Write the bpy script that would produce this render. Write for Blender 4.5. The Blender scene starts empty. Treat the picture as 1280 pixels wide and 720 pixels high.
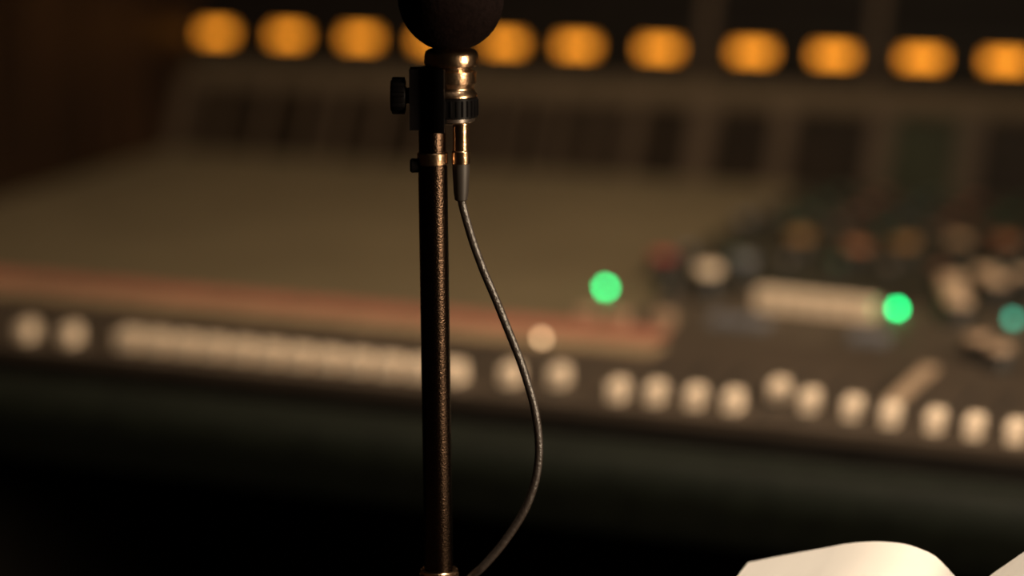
import bpy, bmesh, math, random
from math import sin, cos, tan, radians, pi
from mathutils import Vector, Matrix
random.seed(7)
S = bpy.context.scene
COL = S.collection

# ------------------------------------------------------------------ materials
def new_mat(name):
    m = bpy.data.materials.new(name); m.use_nodes = True
    nt = m.node_tree
    return m, nt, nt.nodes['Principled BSDF']

def mat(name, col, rough=.5, metal=0., spec=.5, var=.0, scale=20., bump=0., bscale=None, stretch=None, sheen=0., coat=0.):
    """principled material with procedural colour variation and bump"""
    m, nt, b = new_mat(name)
    N, L = nt.nodes, nt.links
    b.inputs['Roughness'].default_value = rough
    b.inputs['Metallic'].default_value = metal
    b.inputs['Specular IOR Level'].default_value = spec
    b.inputs['Sheen Weight'].default_value = sheen
    b.inputs['Coat Weight'].default_value = coat
    tc = N.new('ShaderNodeTexCoord'); mp = N.new('ShaderNodeMapping')
    L.new(tc.outputs['Object'], mp.inputs['Vector'])
    if stretch: mp.inputs['Scale'].default_value = stretch
    nz = N.new('ShaderNodeTexNoise'); nz.inputs['Scale'].default_value = scale; nz.inputs['Detail'].default_value = 4
    L.new(mp.outputs['Vector'], nz.inputs['Vector'])
    r = N.new('ShaderNodeValToRGB'); L.new(nz.outputs['Fac'], r.inputs['Fac'])
    r.color_ramp.elements[0].position = .3; r.color_ramp.elements[1].position = .7
    r.color_ramp.elements[0].color = tuple(c*(1-var) for c in col)+(1,)
    r.color_ramp.elements[1].color = tuple(min(1, c*(1+var)) for c in col)+(1,)
    L.new(r.outputs['Color'], b.inputs['Base Color'])
    if bump:
        n2 = N.new('ShaderNodeTexNoise'); n2.inputs['Scale'].default_value = bscale or scale*4
        n2.inputs['Detail'].default_value = 3
        L.new(mp.outputs['Vector'], n2.inputs['Vector'])
        bp = N.new('ShaderNodeBump'); bp.inputs['Strength'].default_value = bump; bp.inputs['Distance'].default_value = .001
        L.new(n2.outputs['Fac'], bp.inputs['Height']); L.new(bp.outputs['Normal'], b.inputs['Normal'])
    return m

def glow(name, col, strength, base=(.1, .1, .1)):
    m, nt, b = new_mat(name)
    b.inputs['Base Color'].default_value = base+(1,)
    b.inputs['Emission Color'].default_value = col+(1,)
    b.inputs['Emission Strength'].default_value = strength
    return m

def dial_mat():
    """backlit amber dial: lamp in the middle of the scale, dark printed scale arc"""
    m, nt, b = new_mat('backlit_dial')
    N, L = nt.nodes, nt.links
    tc = N.new('ShaderNodeTexCoord')
    gr = N.new('ShaderNodeTexGradient'); gr.gradient_type = 'SPHERICAL'
    mp = N.new('ShaderNodeMapping'); mp.inputs['Scale'].default_value = (26, 1, 40)
    L.new(tc.outputs['Object'], mp.inputs['Vector']); L.new(mp.outputs['Vector'], gr.inputs['Vector'])
    r = N.new('ShaderNodeValToRGB'); L.new(gr.outputs['Fac'], r.inputs['Fac'])
    r.color_ramp.elements[0].color = (.60, .155, .006, 1); r.color_ramp.elements[1].color = (1, .32, .018, 1)
    r.color_ramp.elements[1].position = .6
    # printed arc
    vm = N.new('ShaderNodeVectorMath'); vm.operation = 'DISTANCE'; vm.inputs[1].default_value = (0, 0, -.030)
    L.new(tc.outputs['Object'], vm.inputs[0])
    c = N.new('ShaderNodeMath'); c.operation = 'COMPARE'; c.inputs[1].default_value = .041; c.inputs[2].default_value = .0006
    L.new(vm.outputs['Value'], c.inputs[0])
    mx = N.new('ShaderNodeMix'); mx.data_type = 'RGBA'
    L.new(c.outputs[0], mx.inputs['Factor']); L.new(r.outputs['Color'], mx.inputs[6]); mx.inputs[7].default_value = (.03, .01, 0, 1)
    L.new(mx.outputs[2], b.inputs['Emission Color']); b.inputs['Emission Strength'].default_value = 2.4
    b.inputs['Base Color'].default_value = (.3, .2, .08, 1)
    return m

def wood_mat(name, col, rough=.45, grain=(6, 6, .8)):
    m, nt, b = new_mat(name)
    N, L = nt.nodes, nt.links
    tc = N.new('ShaderNodeTexCoord'); mp = N.new('ShaderNodeMapping'); mp.inputs['Scale'].default_value = grain
    L.new(tc.outputs['Object'], mp.inputs['Vector'])
    nz = N.new('ShaderNodeTexNoise'); nz.inputs['Scale'].default_value = 2.2; nz.inputs['Detail'].default_value = 6; nz.inputs['Distortion'].default_value = 1.2
    L.new(mp.outputs['Vector'], nz.inputs['Vector'])
    r = N.new('ShaderNodeValToRGB'); L.new(nz.outputs['Fac'], r.inputs['Fac'])
    r.color_ramp.elements[0].position = .35; r.color_ramp.elements[1].position = .68
    r.color_ramp.elements[0].color = tuple(c*.4 for c in col)+(1,)
    r.color_ramp.elements[1].color = tuple(c*1.4 for c in col)+(1,)
    L.new(r.outputs['Color'], b.inputs['Base Color']); b.inputs['Roughness'].default_value = rough
    b.inputs['Specular IOR Level'].default_value = .25
    return m

M = dict(
    olive=mat('olive_enamel', (.150, .120, .074), .62, spec=.2, var=.10, scale=5),
    module=mat('dark_module_enamel', (.078, .060, .044), .6, spec=.25, var=.25, scale=9),
    module_back=mat('dark_green_module_enamel', (.036, .034, .025), .6, spec=.25, var=.3, scale=9),
    fader_plate=mat('brown_grey_enamel', (.065, .048, .035), .6, spec=.25, var=.15, scale=9),
    chassis=mat('black_chassis', (.012, .010, .008), .6, spec=.2, var=.2),
    bay=mat('brown_bay_panel', (.0145, .0088, .0048), .6, spec=.2, var=.35, scale=14),
    green_bay=mat('green_bay_panel', (.030, .034, .019), .6, spec=.2, var=.2, scale=14),
    rib=mat('taupe_rib', (.080, .056, .038), .6, spec=.25, var=.12),
    ledge=mat('taupe_ledge', (.100, .074, .048), .6, spec=.25, var=.1),
    fascia=mat('meter_fascia_black', (.008, .006, .005), .6, spec=.15, var=.2),
    bezel=mat('meter_bezel_black', (.010, .008, .006), .45, spec=.3, var=.1),
    leather=mat('dark_leather', (.0075, .0095, .0060), .65, spec=.2, var=.25, scale=40, bump=.5, bscale=260),
    cream=mat('cream_plastic', (.94, .76, .58), .45, var=.05),
    cream_dim=mat('aged_cream_plastic', (.45, .31, .21), .5, var=.08),
    slot=mat('fader_slot_black', (.006, .006, .006), .7, var=.1),
    red_tape=mat('red_scribble_strip', (.38, .145, .095), .7, var=.22, scale=18),
    tan_tape=mat('tan_scribble_strip', (.33, .235, .14), .7, var=.18, scale=18),
    pale_strip=mat('pale_fader_scale', (.42, .30, .205), .6, var=.08),
    knob=mat('black_knob', (.014, .013, .012), .5, var=.2),
    dial=dial_mat(),
    led_green=glow('led_green', (.0, 1, .255), 15.5, (.004, .02, .008)),
    led_teal=glow('led_teal', (.06, .55, .34), 3.2, (.01, .03, .02)),
    led_cream=glow('lamp_cream', (1, .62, .32), 4.6),
    wood=wood_mat('dark_walnut', (.019, .0090, .0042)),
    table=wood_mat('table_wood', (.035, .018, .010), grain=(.8, 7, 7)),
    foam=mat('windscreen_foam', (.0055, .0032, .0028), .95, spec=.03, var=.3, scale=300, bump=.6, bscale=900, sheen=.0),
    bronze=mat('brushed_bronze', (.50, .33, .20), .24, 1., var=.15, scale=60, bump=.25, bscale=300),
    gunmetal=mat('dark_bronze_tube', (.042, .027, .018), .24, 1., var=.15, scale=500, bump=.3, bscale=900),
    blackpl=mat('black_clip_plastic', (.003, .0026, .0026), .4, spec=.06, var=.2, scale=50),
    chrome=mat('dull_chrome', (.65, .58, .52), .25, 1., var=.1),
    rubber=mat('cable_rubber', (.028, .021, .017), .36, spec=.9, var=.25, scale=500, bump=.6, bscale=700),
    boot=mat('plug_boot', (.022, .017, .013), .5, var=.15),
    paper=mat('cream_paper', (.71, .665, .605), .85, spec=.15, var=.035, scale=35, bump=.15, bscale=90, stretch=(1, .25, 1)),
    pagedge=mat('page_edges', (.72, .60, .44), .9, spec=.1, var=.15, scale=12, stretch=(1, 1, 90)),
    cover=mat('book_cover_cloth', (.05, .02, .015), .8, var=.2, scale=200),
    floor=mat('floor_carpet', (.016, .011, .009), .95, spec=.1, var=.3, scale=80, bump=.5),
    wall=mat('wall_dark_fabric', (.022, .014, .009), .95, spec=.1, var=.25, scale=30),
    ceil=mat('ceiling_dark', (.015, .012, .010), .95, spec=.1, var=.1),
    iron=mat('cast_iron', (.012, .011, .010), .55, spec=.3, var=.2, scale=90, bump=.3),
)
for nm, c in dict(k_blue=(.17, .18, .21), k_orange=(.36, .19, .06), k_red=(.25, .10, .07), k_green=(.03, .10, .06),
                  k_tan=(.42, .28, .17), k_teal=(.05, .12, .12), aged=(.60, .43, .30), k_crimson=(.40, .035, .045), k_ember=(.40, .16, .075), k_grey=(.16, .13, .105)).items():
    M[nm] = mat('knob_cap_'+nm[2:], c, .5, var=.1)

# ------------------------------------------------------------------ mesh helpers
def link(name, bm, m, parent=None, smooth=None, bevel=0., seg=2):
    if bevel:
        es = [e for e in bm.edges if len(e.link_faces) == 2 and e.calc_face_angle(0) > radians(35)]
        bmesh.ops.bevel(bm, geom=es, offset=bevel, segments=seg, affect='EDGES', profile=.6)
    bmesh.ops.recalc_face_normals(bm, faces=bm.faces)
    me = bpy.data.meshes.new(name); bm.to_mesh(me); bm.free()
    for x in (m if isinstance(m, (list, tuple)) else [m]): me.materials.append(x)
    if smooth is not None:
        for p in me.polygons: p.use_smooth = True
        me.set_sharp_from_angle(angle=radians(smooth))
    o = bpy.data.objects.new(name, me); COL.objects.link(o)
    if parent: o.parent = parent
    return o

def box(bm, x0, x1, y0, y1, z0, z1, mi=0, mtx=None):
    vs = [bm.verts.new((x, y, z)) for x in (x0, x1) for y in (y0, y1) for z in (z0, z1)]
    if mtx:
        for v in vs: v.co = mtx @ v.co
    for f in ((0, 1, 3, 2), (4, 6, 7, 5), (0, 4, 5, 1), (2, 3, 7, 6), (0, 2, 6, 4), (1, 5, 7, 3)):
        bm.faces.new([vs[i] for i in f]).material_index = mi
    return vs

def lathe(bm, prof, n=40, mtx=None, mi=0):
    """prof: (r, z) list bottom to top, closed at both ends"""
    rings = []
    for r, z in prof:
        ring = [bm.verts.new((r*cos(2*pi*i/n), r*sin(2*pi*i/n), z)) for i in range(n)]
        rings.append(ring)
    for a, b in zip(rings, rings[1:]):
        for i in range(n):
            bm.faces.new((a[i], a[(i+1) % n], b[(i+1) % n], b[i])).material_index = mi
    bm.faces.new(rings[0][::-1]).material_index = mi; bm.faces.new(rings[-1]).material_index = mi
    if mtx:
        for ring in rings:
            for v in ring: v.co = mtx @ v.co

def prism(bm, poly, x0, x1, mi=0):
    """closed (y, z) polygon swept along x"""
    a = [bm.verts.new((x0, y, z)) for y, z in poly]; b = [bm.verts.new((x1, y, z)) for y, z in poly]
    n = len(poly)
    for i in range(n): bm.faces.new((a[i], a[(i+1) % n], b[(i+1) % n], b[i])).material_index = mi
    bm.faces.new(a[::-1]).material_index = mi; bm.faces.new(b).material_index = mi

def smooth_path(pts, sub=8):
    out = []; P = [Vector(p) for p in pts]; P = [2*P[0]-P[1]]+P+[2*P[-1]-P[-2]]
    for i in range(1, len(P)-2):
        for k in range(sub):
            t = k/sub; a, b, c, d = P[i-1:i+3]
            out.append(.5*((2*b)+(c-a)*t+(2*a-5*b+4*c-d)*t*t+(3*b-a-3*c+d)*t**3))
    out.append(P[-2]); return out

def tube(bm, path, r, n=14, twist=0.):
    rings = []; up = Vector((0, -1, 0))
    for i, p in enumerate(path):
        d = (path[min(i+1, len(path)-1)]-path[max(i-1, 0)]).normalized()
        s = d.cross(up); s = s.normalized() if s.length > .1 else d.cross(Vector((1, 0, 0))).normalized()
        u = s.cross(d).normalized()
        rings.append([bm.verts.new(p+r*(cos(2*pi*k/n)*s+sin(2*pi*k/n)*u)) for k in range(n)])
    for a, b in zip(rings, rings[1:]):
        for k in range(n): bm.faces.new((a[k], a[(k+1) % n], b[(k+1) % n], b[k]))
    bm.faces.new(rings[0][::-1]); bm.faces.new(rings[-1])

def thing(name, label, cat, loc=(0, 0, 0), rotz=0., group=None):
    o = bpy.data.objects.new(name, None); COL.objects.link(o); o.empty_display_size = .05
    o.location = loc; o.rotation_euler = (0, 0, rotz); o['label'] = label; o['category'] = cat
    if group: o['group'] = group
    return o

def struct(name, bm, m):
    o = link(name, bm, m); o['kind'] = 'structure'; return o

def dup(o, parent, loc=None, rot=None):
    c = o.copy(); COL.objects.link(c); c.parent = parent
    if loc is not None: c.location = loc
    if rot is not None: c.rotation_euler = rot
    for ch in list(o.children):
        d = ch.copy(); COL.objects.link(d); d.parent = c
    return c

# ------------------------------------------------------------------ the room
def slab(name, x0, x1, y0, y1, z0, z1, m):
    bm = bmesh.new(); box(bm, x0, x1, y0, y1, z0, z1); return struct(name, bm, m)
slab('floor', -3, 3, -2.2, 5.2, -.1, 0, M['floor'])
slab('ceiling', -3, 3, -2.2, 5.2, 2.7, 2.8, M['ceil'])
slab('wall_back', -3, 3, 5.1, 5.2, 0, 2.7, M['wall'])
slab('wall_front', -3, 3, -2.2, -2.1, 0, 2.7, M['wall'])
slab('wall_left', -3, -2.9, -2.1, 5.1, 0, 2.7, M['wall'])
slab('wall_right', 2.9, 3, -2.1, 5.1, 0, 2.7, M['wall'])

# ------------------------------------------------------------------ the mixing console
# local frame: x along the desk, y towards the back, z up; origin on the floor below the front edge
DESK = thing('mixing_console', 'long studio mixing console with amber lit meters and cream fader caps, behind the microphone', 'mixing console', (0, 2.2, 0), radians(-25))
ZF = .7642                       # front edge of the control surface
T3 = tan(radians(3))
UL, UR = -1.10, 1.02
def zs(v): return ZF+T3*v
SR = radians(3)                  # tilt of the control surface
V1, Z1 = 1.108, .8223            # back of the surface, foot of the module bay
V2, Z2 = 1.1568, .9272           # top of the bay
V3, Z3 = 1.1940, .9541           # back of the ledge, foot of the meter fascia
V4, Z4 = V3+(1.115-Z3)/tan(radians(75)), 1.115

bm = bmesh.new()
prism(bm, [(.004, ZF-.085), (.0, ZF-.006), (V1, Z1-.006), (V2+.004, Z2-.004), (V3+.004, Z3-.004), (V4+.004, Z4),
           (V4+.20, Z4), (V4+.20, .56), (.42, .60)], UL, UR)
link('cabinet', bm, M['chassis'], DESK, bevel=.004)
for u in (-.93, .74):
    bm = bmesh.new(); prism(bm, [(.10, 0), (.16, ZF-.16), (.40, .62), (1.20, .58), (1.20, 0)], u, u+.16)
    link('pedestal', bm, M['chassis'], DESK, bevel=.006)
bm = bmesh.new(); box(bm, UL+.34, UR-.13, .62, .65, .05, .60)
link('modesty_panel', bm, M['chassis'], DESK, bevel=.004)
# armrest bolster along the front
bm = bmesh.new()
prof = [(-.012, ZF-.075), (-.012, ZF-.020)]
for k in range(9):
    a = radians(75+k*18); prof.append((-.034+.024*cos(a), ZF-.052+.028*sin(a)))
prof += [(-.050, ZF-.085), (-.04, ZF-.10), (-.02, ZF-.10)]
prism(bm, prof, UL, UR); link('armrest', bm, M['leather'], DESK, smooth=40)
# wooden cheeks at the two ends
def cheek(u0, u1):
    bm = bmesh.new()
    poly = [(-.10, ZF-.16), (-.10, ZF+.05), (.02, ZF+.16), (.20, ZF+.40), (.36, 1.30), (V4+.22, 1.34), (V4+.22, .50), (.30, .56)]
    prism(bm, poly, u0, u1); return link('end_cheek', bm, M['wood'], DESK, bevel=.008)
cheek(UL-.05, UL+.004); cheek(UR-.004, UR+.05)

def plate(name, u0, u1, v0, v1, m, h=.004, lift=0.):
    """thin plate lying on the tilted control surface"""
    bm = bmesh.new(); box(bm, u0, u1, 0, (v1-v0)/cos(SR), -.0055, h)
    o = link(name, bm, m, DESK, bevel=.0008, seg=1)
    o.location = (0, v0, zs(v0)+lift); o.rotation_euler = (SR, 0, 0); return o
# plain modules on the left, control modules on the right
u = UL+.006
BL = -.082
n = 7; w = (BL-u)/n
for k in range(n): plate('blank_panel', u+k*w+.0008, u+(k+1)*w-.0008, .292, 1.104, M['olive'])
PITCH = .060
kmods = 19
for k in range(kmods):
    a = BL+k*PITCH
    if a+PITCH > UR: break
    if k == 0: plate('blank_panel', a+.001, a+PITCH-.001, .292, .499, M['olive'])
    else: plate('button_panel', a+.001, a+PITCH-.001, .292, .499, M['module'])
    plate('channel_panel', a+.001, a+PITCH-.001, .501, 1.104, M['module_back'])
nf = 14; w = (UR-UL-.012)/nf
for k in range(nf): plate('fader_panel', UL+.006+k*w+.0006, UL+.006+(k+1)*w-.0006, .003, .288, M['fader_plate'])
# scribble strips
o = plate('scribble_strip', UL+.008, .045, .236, .284, M['red_tape'], h=.009); o['label'] = 'red label strip along the desk'
o = plate('scribble_strip', UL+.008, .062, .192, .235, M['tan_tape'], h=.0065); o['label'] = 'tan label strip along the desk'

# fader caps: waisted cap with a line groove, standing on its slot
def cap_mesh(wd):
    bm = bmesh.new(); h = .0185; d = .022
    prof = [(-d/2, 0), (-d/2, h*.72), (-d/2+.003, h), (-.0035, h*.80), (-.0008, h*.78), (-.0008, h*.66), (.0008, h*.66), (.0008, h*.78), (.0035, h*.80), (d/2-.003, h), (d/2, h*.72), (d/2, 0)]
    prism(bm, prof, -wd/2, wd/2); return bm
wide = link('fader_cap', cap_mesh(.0245), M['cream'], DESK, bevel=.0012, seg=2)
slim = link('fader_cap', cap_mesh(.0135), M['cream'], DESK, bevel=.0012, seg=2)
bm = bmesh.new(); box(bm, -.0018, .0018, -.035, .115, 0, .0007)
slot0 = link('fader_slot', bm, M['slot'], DESK)
caps = [(-.66, .054, 1), (-.583, .056, 0), (-.530, .058, 0)]
caps += [(-.458+k*.0334, .061-.0003*k, 1) for k in range(12)]
caps += [(-.033, .071, 0), (.013, .081, 0), (.085, .053, 0), (.121, .057, 0), (.160, .057, 0), (.197, .056, 0), (.224, .105, 0),
         (.262, .080, 0), (.305, .071, 0), (.343, .062, 0), (.385, .056, 0), (.421, .051, 0), (.458, .047, 0), (.495, .047, 0), (.533, .050, 0)]
seen = {0: False, 1: False}
first_slot = True
for (u, v, kind) in caps:
    src = wide if kind else slim
    v -= .020; u += .0085
    loc = (u, v, zs(v)+.005); rot = (SR, 0, 0)
    if not seen[kind]: src.location = loc; src.rotation_euler = rot; seen[kind] = True
    else: dup(src, DESK, loc, rot)
    sl = (u, .062, zs(.062)+.0042)
    if first_slot: slot0.location = sl; slot0.rotation_euler = rot; first_slot = False
    else: dup(slot0, DESK, sl, rot)
# pale fader scale strip running back from one fader
o = plate('fader_scale', .326, .341, .098, .238, M['pale_strip'], h=.0085); o['label'] = 'pale strip running back from the front faders'

# rotary knobs with coloured caps
def knob_mesh(r, h, n=20):
    bm = bmesh.new()
    lathe(bm, [(r*1.15, 0), (r*1.15, h*.18), (r, h*.24), (r*.9, h*.78)], n, mi=0)
    lathe(bm, [(r*.86, h*.78), (r*.84, h*.95), (r*.74, h)], n, mi=1)
    box(bm, -r*.08, r*.08, r*.15, r*.9, h*.9, h*1.03, mi=2); return bm
kn_src = {}
def knob(capm, u, v, r=.0085, h=.018, lift=.0042):
    key = (capm, r, h)
    loc = (u, v, zs(v)+lift); rot = (SR, 0, random.uniform(-2, 2))
    if key not in kn_src:
        o = link('rotary_knob', knob_mesh(r, h), [M['knob'], M[capm], M['cream_dim']], DESK, smooth=40)
        o.location = loc; o.rotation_euler = rot; kn_src[key] = o; return o
    return dup(kn_src[key], DESK, loc, rot)
cols = ['k_blue', 'k_green', 'k_grey', 'k_green', 'k_grey', 'k_red', 'k_teal', 'k_grey']
far = ['k_grey', 'k_green', 'k_red', 'k_teal', 'k_red', 'k_green', 'k_red', 'k_grey']
for k, c in enumerate(cols):
    u = BL+PITCH*(k+.5)
    for j in range(7):
        v = .615+j*.066
        if k == 0 and v > .93: continue
        if k in (0, 1, 2, 3, 4, 5) and .64 < v < .76: continue      # the row of large knobs stands here
        knob(c if j < 4 else far[k], u-.009, v, .0105, .016)
        if j in (1, 3, 5): knob('k_grey', u+.019, v+.030, .0060, .012)
# a row of larger knobs with coloured caps
for cc, u, v in (('k_orange', .050, .693), ('k_ember', .129, .659), ('k_orange', .177, .694), ('k_tan', .229, .731), ('k_ember', .284, .740), ('k_blue', .031, .548)):
    knob(cc, u, v, .0175, .026)
# larger single knobs
o = knob('cream', .026, .450, .0175, .036); o['label'] = 'large cream knob'
o = knob('k_crimson', -.068, .552, .0150, .022); o['label'] = 'crimson knob'
knob('knob', -.018, .449, .0135, .022)
for (u, v) in ((.277, .526), (.301, .575), (.343, .582), (.307, .432), (.385, .574), (.290, .478), (.320, .540)): knob('aged', u, v, .0175, .026)
for (u, v) in ((.363, .298), (.392, .268)): knob('cream_dim', u, v, .0150, .022)
# square push buttons
def btn_mesh(w, d, h):
    bm = bmesh.new(); box(bm, -w/2, w/2, -d/2, d/2, 0, h); return bm
b0 = link('push_button', btn_mesh(.0175, .024, .019), M['cream'], DESK, bevel=.0015)
spots = [(.100+k*.0193, .430-.002*k) for k in range(7)]
for i, (u, v) in enumerate(spots):
    loc = (u, v, zs(v)+.004); rot = (SR, 0, 0)
    if i == 0: b0.location = loc; b0.rotation_euler = rot
    else: dup(b0, DESK, loc, rot)
b2 = link('push_button', btn_mesh(.017, .020, .015), M['cream_dim'], DESK, bevel=.0015)
for i, (u, v) in enumerate([(-.053, .302), (-.014, .297), (.029, .312)]):
    loc = (u, v, zs(v)+.004); rot = (SR, 0, 0)
    if i == 0: b2.location = loc; b2.rotation_euler = rot
    else: dup(b2, DESK, loc, rot)
b1 = link('push_button', btn_mesh(.016, .022, .008), M['k_blue'], DESK, bevel=.001)
for i, (u, v) in enumerate([(.079, .344), (.101, .344), (.123, .344), (.236, .327), (.257, .325)]):
    loc = (u, v, zs(v)+.004); rot = (SR, 0, 0)
    if i == 0: b1.location = loc; b1.rotation_euler = rot
    else: dup(b1, DESK, loc, rot)
# indicator lamps: domed lens in a collar, turned up towards the operator
def lamp_mesh(r):
    bm = bmesh.new()
    lathe(bm, [(r*1.25, 0), (r*1.25, .004), (r*1.05, .0045)], 20, mi=0)
    lathe(bm, [(r, .0045), (r, .006), (r*.94, .0085), (r*.72, .0108), (r*.38, .0121), (r*.1, .0124)], 20, mi=1); return bm
for (u, v, m, lab, r) in ((-.091, .446, 'led_green', 'lit green lamp', .0034), (.238, .458, 'led_green', 'lit green lamp', .0034),
                          (.362, .454, 'led_teal', 'dim teal lamp', .0045), (-.058, .201, 'led_cream', 'small cream lamp', .0034)):
    o = link('indicator_lamp', lamp_mesh(r), [M['knob'], M[m]], DESK, smooth=50)
    o.location = (u, v, zs(v)+.004+(.003 if v < .3 else 0)); o.rotation_euler = (radians(50), 0, 0); o['label'] = lab

# module bay behind the surface: recessed dark panels between ribs
BT = radians(65)
def bay_piece(name, u0, u1, s0, s1, h, m, d=.006):
    bm = bmesh.new(); box(bm, u0, u1, s0, s1, -d, h)
    o = link(name, bm, m, DESK, bevel=.0012, seg=1); o.location = (0, V1, Z1); o.rotation_euler = (BT, 0, 0); return o
SL = (V2-V1)/cos(BT)
ribs = [(-1.083, .030), (-1.012, .010), (-.938, .014), (-.859, .012), (-.812, .016), (-.741, .014), (-.668, .014), (-.606, .012), (-.551, .014),
        (-.502, .010), (-.455, .014), (-.397, .010), (-.341, .018), (-.239, .034), (-.122, .026), (.016, .032), (.137, .032), (.255, .030), (.375, .032), (.495, .03), (.615, .03), (.735, .03), (.855, .03), (.975, .03)]
for i, (u, w) in enumerate(ribs):
    bay_piece('bay_rib', u-w/2, u+w/2, 0, SL, .007 if w > .02 else .005, M['rib'])
    if i+1 < len(ribs):
        a, b = u+w/2, ribs[i+1][0]-ribs[i+1][1]/2
        bay_piece('bay_panel', a, b, .002, SL-.002, .001, M['green_bay'] if abs(u-.016) < .01 else M['bay'])
# sloping ledge under the meters
bm = bmesh.new()
prism(bm, [(V2-.006, Z2-.004), (V2-.006, Z2+.003), (V3-.002, Z3+.002), (V3+.004, Z3-.006), (V2+.004, Z2-.008)], UL+.006, UR-.006)
link('ledge', bm, M['ledge'], DESK)
# meter fascia and VU meters
MT = radians(75)
bm = bmesh.new(); box(bm, UL+.006, UR-.006, .004, (Z4-Z3)/sin(MT)-.002, -.004, .004)
o = link('meter_fascia', bm, M['fascia'], DESK); o.location = (0, V3, Z3); o.rotation_euler = (MT, 0, 0)
def meter_proto():
    # local: x along the desk, y out of the fascia (towards the operator is -y), z up the fascia
    W, H = .100, .066; lw, lh = .057, .019
    bm = bmesh.new()
    # housing frame made of a rounded ring
    o = [(-W/2, -H/2), (W/2, -H/2), (W/2, H/2), (-W/2, H/2)]; i = [(-lw/2, -lh/2), (lw/2, -lh/2), (lw/2, lh/2), (-lw/2, lh/2)]
    A = [bm.verts.new((x, -.008, z)) for x, z in o]; B = [bm.verts.new((x, -.008, z)) for x, z in i]
    Cc = [bm.verts.new((x, -.003, z)) for x, z in i]; D = [bm.verts.new((x, 0, z)) for x, z in o]
    for k in range(4):
        l = (k+1) % 4
        bm.faces.new((A[k], A[l], B[l], B[k])); bm.faces.new((B[k], B[l], Cc[l], Cc[k])); bm.faces.new((D[k], D[l], A[l], A[k]))
    bm.faces.new(D)
    h = link('vu_meter', bm, M['bezel'], DESK)
    bm = bmesh.new(); box(bm, -lw/2+.0003, lw/2-.0003, -.0030, -.0012, -lh/2+.0003, lh/2-.0003); link('dial', bm, M['dial'], h)
    bm = bmesh.new(); mt = Matrix.Translation((0, -.0042, -.016)) @ Matrix.Rotation(radians(-28), 4, 'Y')
    box(bm, -.0005, .0005, -.0003, .0003, 0, .030, mtx=mt); link('needle', bm, M['knob'], h)
    return h
us = [-1.059, -.932, -.808, -.687, -.569, -.455, -.328, -.189, -.072, .052, .166, .290, .405, .530, .645, .770, .885]
mp = meter_proto()
dm = .0425
for k, u in enumerate(us):
    loc = (u, V3+dm*cos(MT)-.0045*sin(MT), Z3+dm*sin(MT)+.0045*cos(MT)); rot = (MT-pi/2, 0, 0)
    if k == 0: mp.location = loc; mp.rotation_euler = rot
    else: dup(mp, DESK, loc, rot)
for u in (-.261, -.015, .228, .467, .707):
    bm = bmesh.new(); box(bm, u-.008, u+.008, .004, (Z4-Z3)/sin(MT)-.004, 0, .007)
    o = link('meter_divider', bm, M['rib'], DESK, bevel=.001, seg=1); o.location = (0, V3, Z3); o.rotation_euler = (MT, 0, 0)
bm = bmesh.new(); box(bm, UL+.004, UR-.004, V4-.008, V4+.205, Z4, Z4+.022)
link('bridge_lid', bm, M['chassis'], DESK, bevel=.005)

# ------------------------------------------------------------------ table under book and stand
TZ = .790
t = thing('table', 'dark wooden table carrying the open book and the microphone stand', 'table', (.15, 1.22, 0))
bm = bmesh.new(); box(bm, -.85, .85, -.34, .34, TZ-.03, TZ); link('tabletop', bm, M['table'], t, bevel=.003)
bm = bmesh.new(); box(bm, -.78, .78, -.28, .28, TZ-.11, TZ-.03); link('apron', bm, M['table'], t, bevel=.002)
for sx in (-1, 1):
    for sy in (-1, 1):
        bm = bmesh.new(); lathe(bm, [(.018, 0), (.022, .05), (.030, TZ-.12), (.030, TZ-.03)], 16, Matrix.Translation((sx*.77, sy*.27, 0)))
        link('leg', bm, M['table'], t, smooth=40)

# ------------------------------------------------------------------ open book
th = radians(-18)
B = thing('open_book', 'thick open book with cream pages curving up from the gutter, on the dark table', 'book', (.2292, 1.52, TZ), th)
GUT = .0697; DEP = .205
left = [(-.0820, .0050), (-.0766, .0176), (-.0499, .0255), (-.0261, .0321), (-.013, .0359), (0, .0385), (.013, .0398), (.026, .0395), (.0364, .0372), (.0469, .0328), (.0574, .0230), (.0628, .0171), (.0675, .0100), (.0694, .0050)]
right = [(.0700, .0050), (.0740, .0110), (.0804, .0220), (.0903, .0309), (.1025, .0411), (.1120, .0480), (.1221, .0523), (.1360, .0552), (.1516, .0545), (.170, .0500), (.190, .0435), (.2165, .0340), (.2225, .0050)]
def block(prof):
    bm = bmesh.new()
    P = [Vector((x, 0, z)) for x, z in prof]
    fine = [prof[0]]
    sp = smooth_path([(x, 0, z) for x, z in (prof[1:] if prof is left else prof[:-1])], 5)
    fine = ([prof[0]] if prof is left else [])+[(p.x, p.z) for p in sp]+([] if prof is left else [prof[-1]])
    rows = 10
    grid = []
    for j in range(rows+1):
        y = -DEP*j/rows
        grid.append([bm.verts.new((x, y, z)) for x, z in fine])
    n = len(fine)
    for j in range(rows):
        for i in range(n-1):
            f = bm.faces.new((grid[j][i], grid[j][i+1], grid[j+1][i+1], grid[j+1][i]))
            fore = (i == 0 and prof is left) or (i == n-2 and prof is right)
            f.material_index = 1 if fore else 0
    for j in (0, rows):
        f = bm.faces.new(grid[j] if j else grid[j][::-1]); f.material_index = 1
    bm.faces.new([g[0] for g in grid]+[g[-1] for g in grid[::-1]]).material_index = 1
    return bm
for prof in (left, right):
    link('page_block', block(prof), [M['paper'], M['pagedge']], B, smooth=50)
bm = bmesh.new(); box(bm, -.087, .2275, -DEP-.004, .004, .0006, .0048); link('cover', bm, M['cover'], B, bevel=.001)

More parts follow.
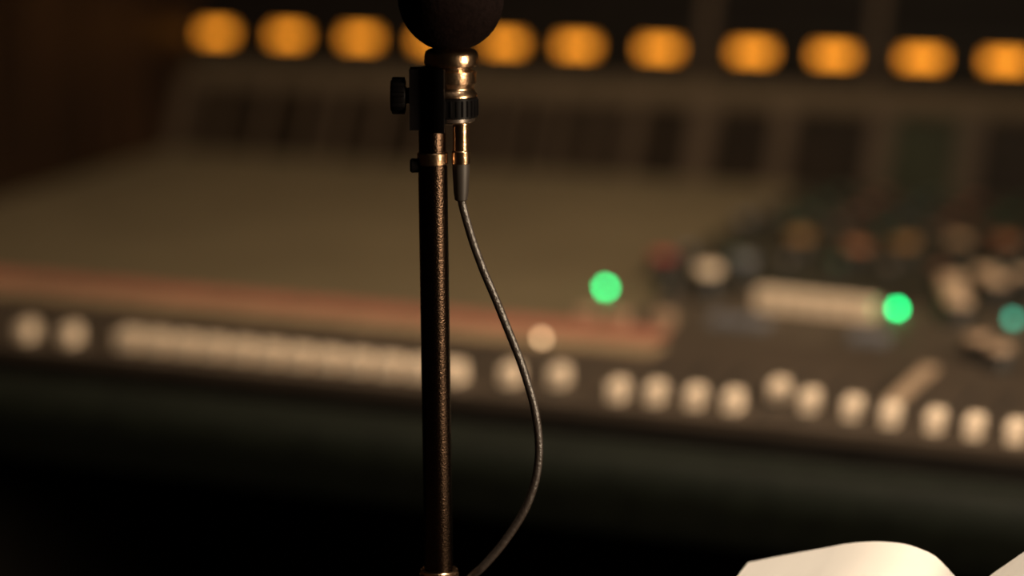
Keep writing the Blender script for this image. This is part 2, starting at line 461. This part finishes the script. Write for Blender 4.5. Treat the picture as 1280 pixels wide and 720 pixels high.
# ------------------------------------------------------------------ microphone stand
PX, PY = -.0469, 1.5
st = thing('microphone_stand', 'dark bronze straight microphone stand with a black clip, on the table', 'microphone stand', (PX, PY, TZ))
TILT = radians(-.52)
Rt = Matrix.Rotation(TILT, 4, 'Y')
def pole_mtx(): return Rt
bm = bmesh.new()
lathe(bm, [(.0340, 0), (.0350, .001), (.0350, .0055), (.0335, .0072), (.020, .0085), (.0150, .0110), (.0125, .0150), (.0125, .0215)], 56)
link('base', bm, M['iron'], st, smooth=35)
bm = bmesh.new()
lathe(bm, [(.0125, .0215), (.0125, .0232), (.0118, .0240), (.0108, .0240), (.0100, .0232), (.0096, .0228)], 40)
lathe(bm, [(.0116, .0225), (.0119, .0258), (.0113, .0264), (.0102, .0264), (.0096, .0258)], 40)
link('collar', bm, M['bronze'], st, smooth=35)
bm = bmesh.new(); lathe(bm, [(.0092, .018), (.0092, .2890)], 48, Rt); link('pole', bm, M['gunmetal'], st, smooth=35)
bm = bmesh.new(); lathe(bm, [(.0082, .2960), (.0086, .2965), (.0086, .3090), (.0080, .3118)], 40, Rt); link('pole_top', bm, M['gunmetal'], st, smooth=35)
bm = bmesh.new(); lathe(bm, [(.0090, .2884), (.0097, .2890), (.0097, .2955), (.0090, .2962)], 40, Rt)
o = link('ferrule', bm, M['bronze'], st, smooth=35); o['label'] = 'bright bronze ferrule'
bm = bmesh.new(); mt = Matrix.Translation((-.0125, -.001, .2880)) @ Matrix.Rotation(radians(-90), 4, 'Y')
lathe(bm, [(.0028, -.004), (.0028, -.0012), (.0044, -.0010), (.0046, .0030), (.0038, .0042)], 20, mt); link('set_screw', bm, M['blackpl'], st, smooth=35)
# clip: block, C-shaped jaw round the microphone body, thumb knob
MX = -.0377
cl = None
bm = bmesh.new()
n = 40; a0, a1 = radians(258), radians(110)
z0, z1 = 1.1000-TZ, 1.1392-TZ
ri, ro = .0168, .0196
cx = MX-PX
ro_list = []
for i in range(n+1):
    a = a0+(a1-a0)*i/n
    ro_list.append([bm.verts.new((cx+r*cos(a), r*sin(a), z)) for r, z in ((ri, z0), (ro, z0), (ro, z1), (ri, z1))])
for a, b in zip(ro_list, ro_list[1:]):
    for k in range(4): bm.faces.new((a[k], a[(k+1) % 4], b[(k+1) % 4], b[k]))
bm.faces.new(ro_list[0]); bm.faces.new(ro_list[-1][::-1])
cl = link('microphone_clip', bm, M['blackpl'], st, bevel=.0006, seg=2)
bm = bmesh.new(); box(bm, -.0166, -.0080, -.0100, .0100, z0+.001, z1-.0005)
link('clip_block', bm, M['blackpl'], cl, bevel=.0018)
bm = bmesh.new(); box(bm, -.0030, .0030, -.0030, .0030, -.012, .003, mtx=Matrix.Translation((-.0040, 0, .3135)))
link('clip_neck', bm, M['blackpl'], cl, bevel=.0006)
bm = bmesh.new(); mt = Matrix.Translation((-.0166, 0, 1.1215-TZ)) @ Matrix.Rotation(radians(-90), 4, 'Y')
lathe(bm, [(.0050, 0), (.0050, .0022), (.0100, .0026), (.0106, .0040), (.0106, .0100), (.0094, .0118)], 36, mt)
for k in range(9):
    a = 2*pi*k/9
    lathe(bm, [(.0016, .0030), (.0018, .0036), (.0018, .0102), (.0014, .0110)], 10, mt @ Matrix.Translation((.0100*cos(a), .0100*sin(a), 0)))
link('thumb_knob', bm, M['blackpl'], cl, smooth=35)

# ------------------------------------------------------------------ microphone
mic = thing('microphone', 'bronze pencil microphone with a round black foam windscreen, held in the clip', 'microphone', (MX, PY, 1.1000))
bm = bmesh.new()
bmesh.ops.create_icosphere(bm, subdivisions=6, radius=.0327)
for v in bm.verts:
    v.co.z *= 1.01
    v.co *= 1+random.uniform(-.004, .004)
o = link('windscreen', bm, M['foam'], mic, smooth=180); o.location = (0, 0, .0822)
o['label'] = 'round black foam windscreen'
bm = bmesh.new()
lathe(bm, [(.0125, .0370), (.0128, .0374), (.0128, .0398), (.0158, .0400), (.0164, .0404), (.0168, .0420), (.0166, .0470), (.0158, .0492), (.0138, .0504), (.0110, .0512), (.010, .058)], 56)
link('collar', bm, M['bronze'], mic, smooth=40)
bm = bmesh.new()
lathe(bm, [(.0140, .0208), (.0161, .0213), (.0161, .0228), (.0146, .0248), (.0140, .0262), (.0142, .0274), (.0154, .0290), (.0156, .0300), (.0156, .0368), (.0135, .0374)], 56)
link('body', bm, M['bronze'], mic, smooth=40)
bm = bmesh.new(); n = 56
lathe(bm, [(.0150, .0080), (.0163, .0085), (.0163, .0205), (.0150, .0210)], n)
for k in range(28):
    a = 2*pi*k/28
    lathe(bm, [(.0006, .0095), (.0008, .0100), (.0008, .0190), (.0006, .0195)], 6, Matrix.Translation((.0162*cos(a), .0162*sin(a), 0)))
o = link('grip_ring', bm, M['blackpl'], mic, smooth=35); o['label'] = 'black ring'
bm = bmesh.new(); lathe(bm, [(.0080, .0042), (.0120, .0048), (.0146, .0060), (.0150, .0082)], 56); link('tail', bm, M['chrome'], mic, smooth=40)

# ------------------------------------------------------------------ cable
cb = thing('microphone_cable', 'thin dark microphone cable bowing out to the right of the stand', 'cable', (-.0319, 1.5, TZ))
bm = bmesh.new(); zt = 1.1040-TZ+.0003; zb = 1.0788-TZ
lathe(bm, [(.0050, zb), (.0058, zb+.0004), (.0058, zb+.0078), (.0051, zb+.0086), (.0050, zt-.0012), (.0054, zt-.001), (.0054, zt)], 36)
o = link('plug', bm, M['bronze'], cb, smooth=35); o['label'] = 'bright bronze plug'
bm = bmesh.new(); lathe(bm, [(.0030, zb-.0232), (.0040, zb-.0225), (.0046, zb-.018), (.0054, zb-.004), (.0054, zb+.0004)], 30)
link('strain_relief', bm, M['boot'], cb, smooth=35)
pts = [(-.0316, 1.066), (-.0316, 1.0561), (-.0286, 1.0434), (-.0241, 1.0282), (-.0176, 1.0103), (-.0101, .9924), (-.0030, .9744), (.0041, .9563), (.0097, .9392), (.0142, .9226), (.0168, .9043), (.0169, .8885), (.0143, .8727), (.0087, .8568), (.0005, .8425), (-.0093, .8287), (-.0191, .8175), (-.0284, .8073)]
P3 = [(x+.0319, 0, z-TZ) for x, z in pts]+[(.000, -.042, .0085), (-.022, -.075, .0029), (-.06, -.16, .0027), (-.17, -.24, .0027), (-.30, -.27, .0027), (-.42, -.22, .0027), (-.47, -.12, .0027), (-.42, -.05, .0027), (-.35, -.08, .0027), (-.33, -.16, .0027), (-.37, -.205, .0035), (-.41, -.215, .0079), (-.47, -.235, .0060), (-.53, -.25, .0058)]
bm = bmesh.new(); tube(bm, smooth_path(P3, 8), .0026, 16)
link('cord', bm, M['rubber'], cb, smooth=60)

bm = bmesh.new(); d = Vector((-.06, -.015, 0)).normalized()
lathe(bm, [(.0030, -.004), (.0050, .002), (.0058, .010), (.0058, .036), (.0050, .037), (.0050, .044)], 28, Matrix.Translation((-.532, -.2505, .0059)) @ d.to_track_quat('Z', 'Y').to_matrix().to_4x4())
link('plug', bm, M['bronze'], cb, smooth=35)

# ------------------------------------------------------------------ light
def area(name, loc, tgt, size, watts, col, spread=180, sy=None):
    l = bpy.data.lights.new(name, 'AREA'); l.energy = watts; l.color = col; l.spread = radians(spread)
    l.size = size
    if sy: l.shape = 'RECTANGLE'; l.size_y = sy
    o = bpy.data.objects.new(name, l); COL.objects.link(o); o.location = loc
    o.rotation_euler = (Vector(tgt)-Vector(loc)).to_track_quat('-Z', 'Y').to_euler(); return o
area('key_light', (.70, 1.02, 2.55), (.22, 1.42, .8), .30, 3.8, (1, .86, .70), spread=60)
area('side_lamp', (1.60, .50, 1.27), (-.1, 1.7, 1.0), .52, 51, (1, .77, .53))
area('desk_light', (.35, 2.2, 2.55), (.1, 2.65, .8), .5, 8.7, (1, .76, .50), spread=110)
w = bpy.data.worlds.new('World'); S.world = w; w.use_nodes = True
w.node_tree.nodes['Background'].inputs['Color'].default_value = (.9, .6, .4, 1)
w.node_tree.nodes['Background'].inputs['Strength'].default_value = .002

# ------------------------------------------------------------------ camera
cam = bpy.data.cameras.new('camera'); co = bpy.data.objects.new('camera', cam); COL.objects.link(co)
p = radians(10.2)
co.location = (0, 0, 1.27); co.rotation_euler = (pi/2-p, 0, 0)
cam.sensor_width = 36; cam.lens = 3022*36/1280
cam.dof.use_dof = True; cam.dof.focus_distance = 1.515; cam.dof.aperture_fstop = 1.9; cam.dof.aperture_blades = 0
cam.clip_start = .02
S.camera = co
S.view_settings.view_transform = 'Standard'; S.view_settings.look = 'None'
S.cycles.use_denoising = True
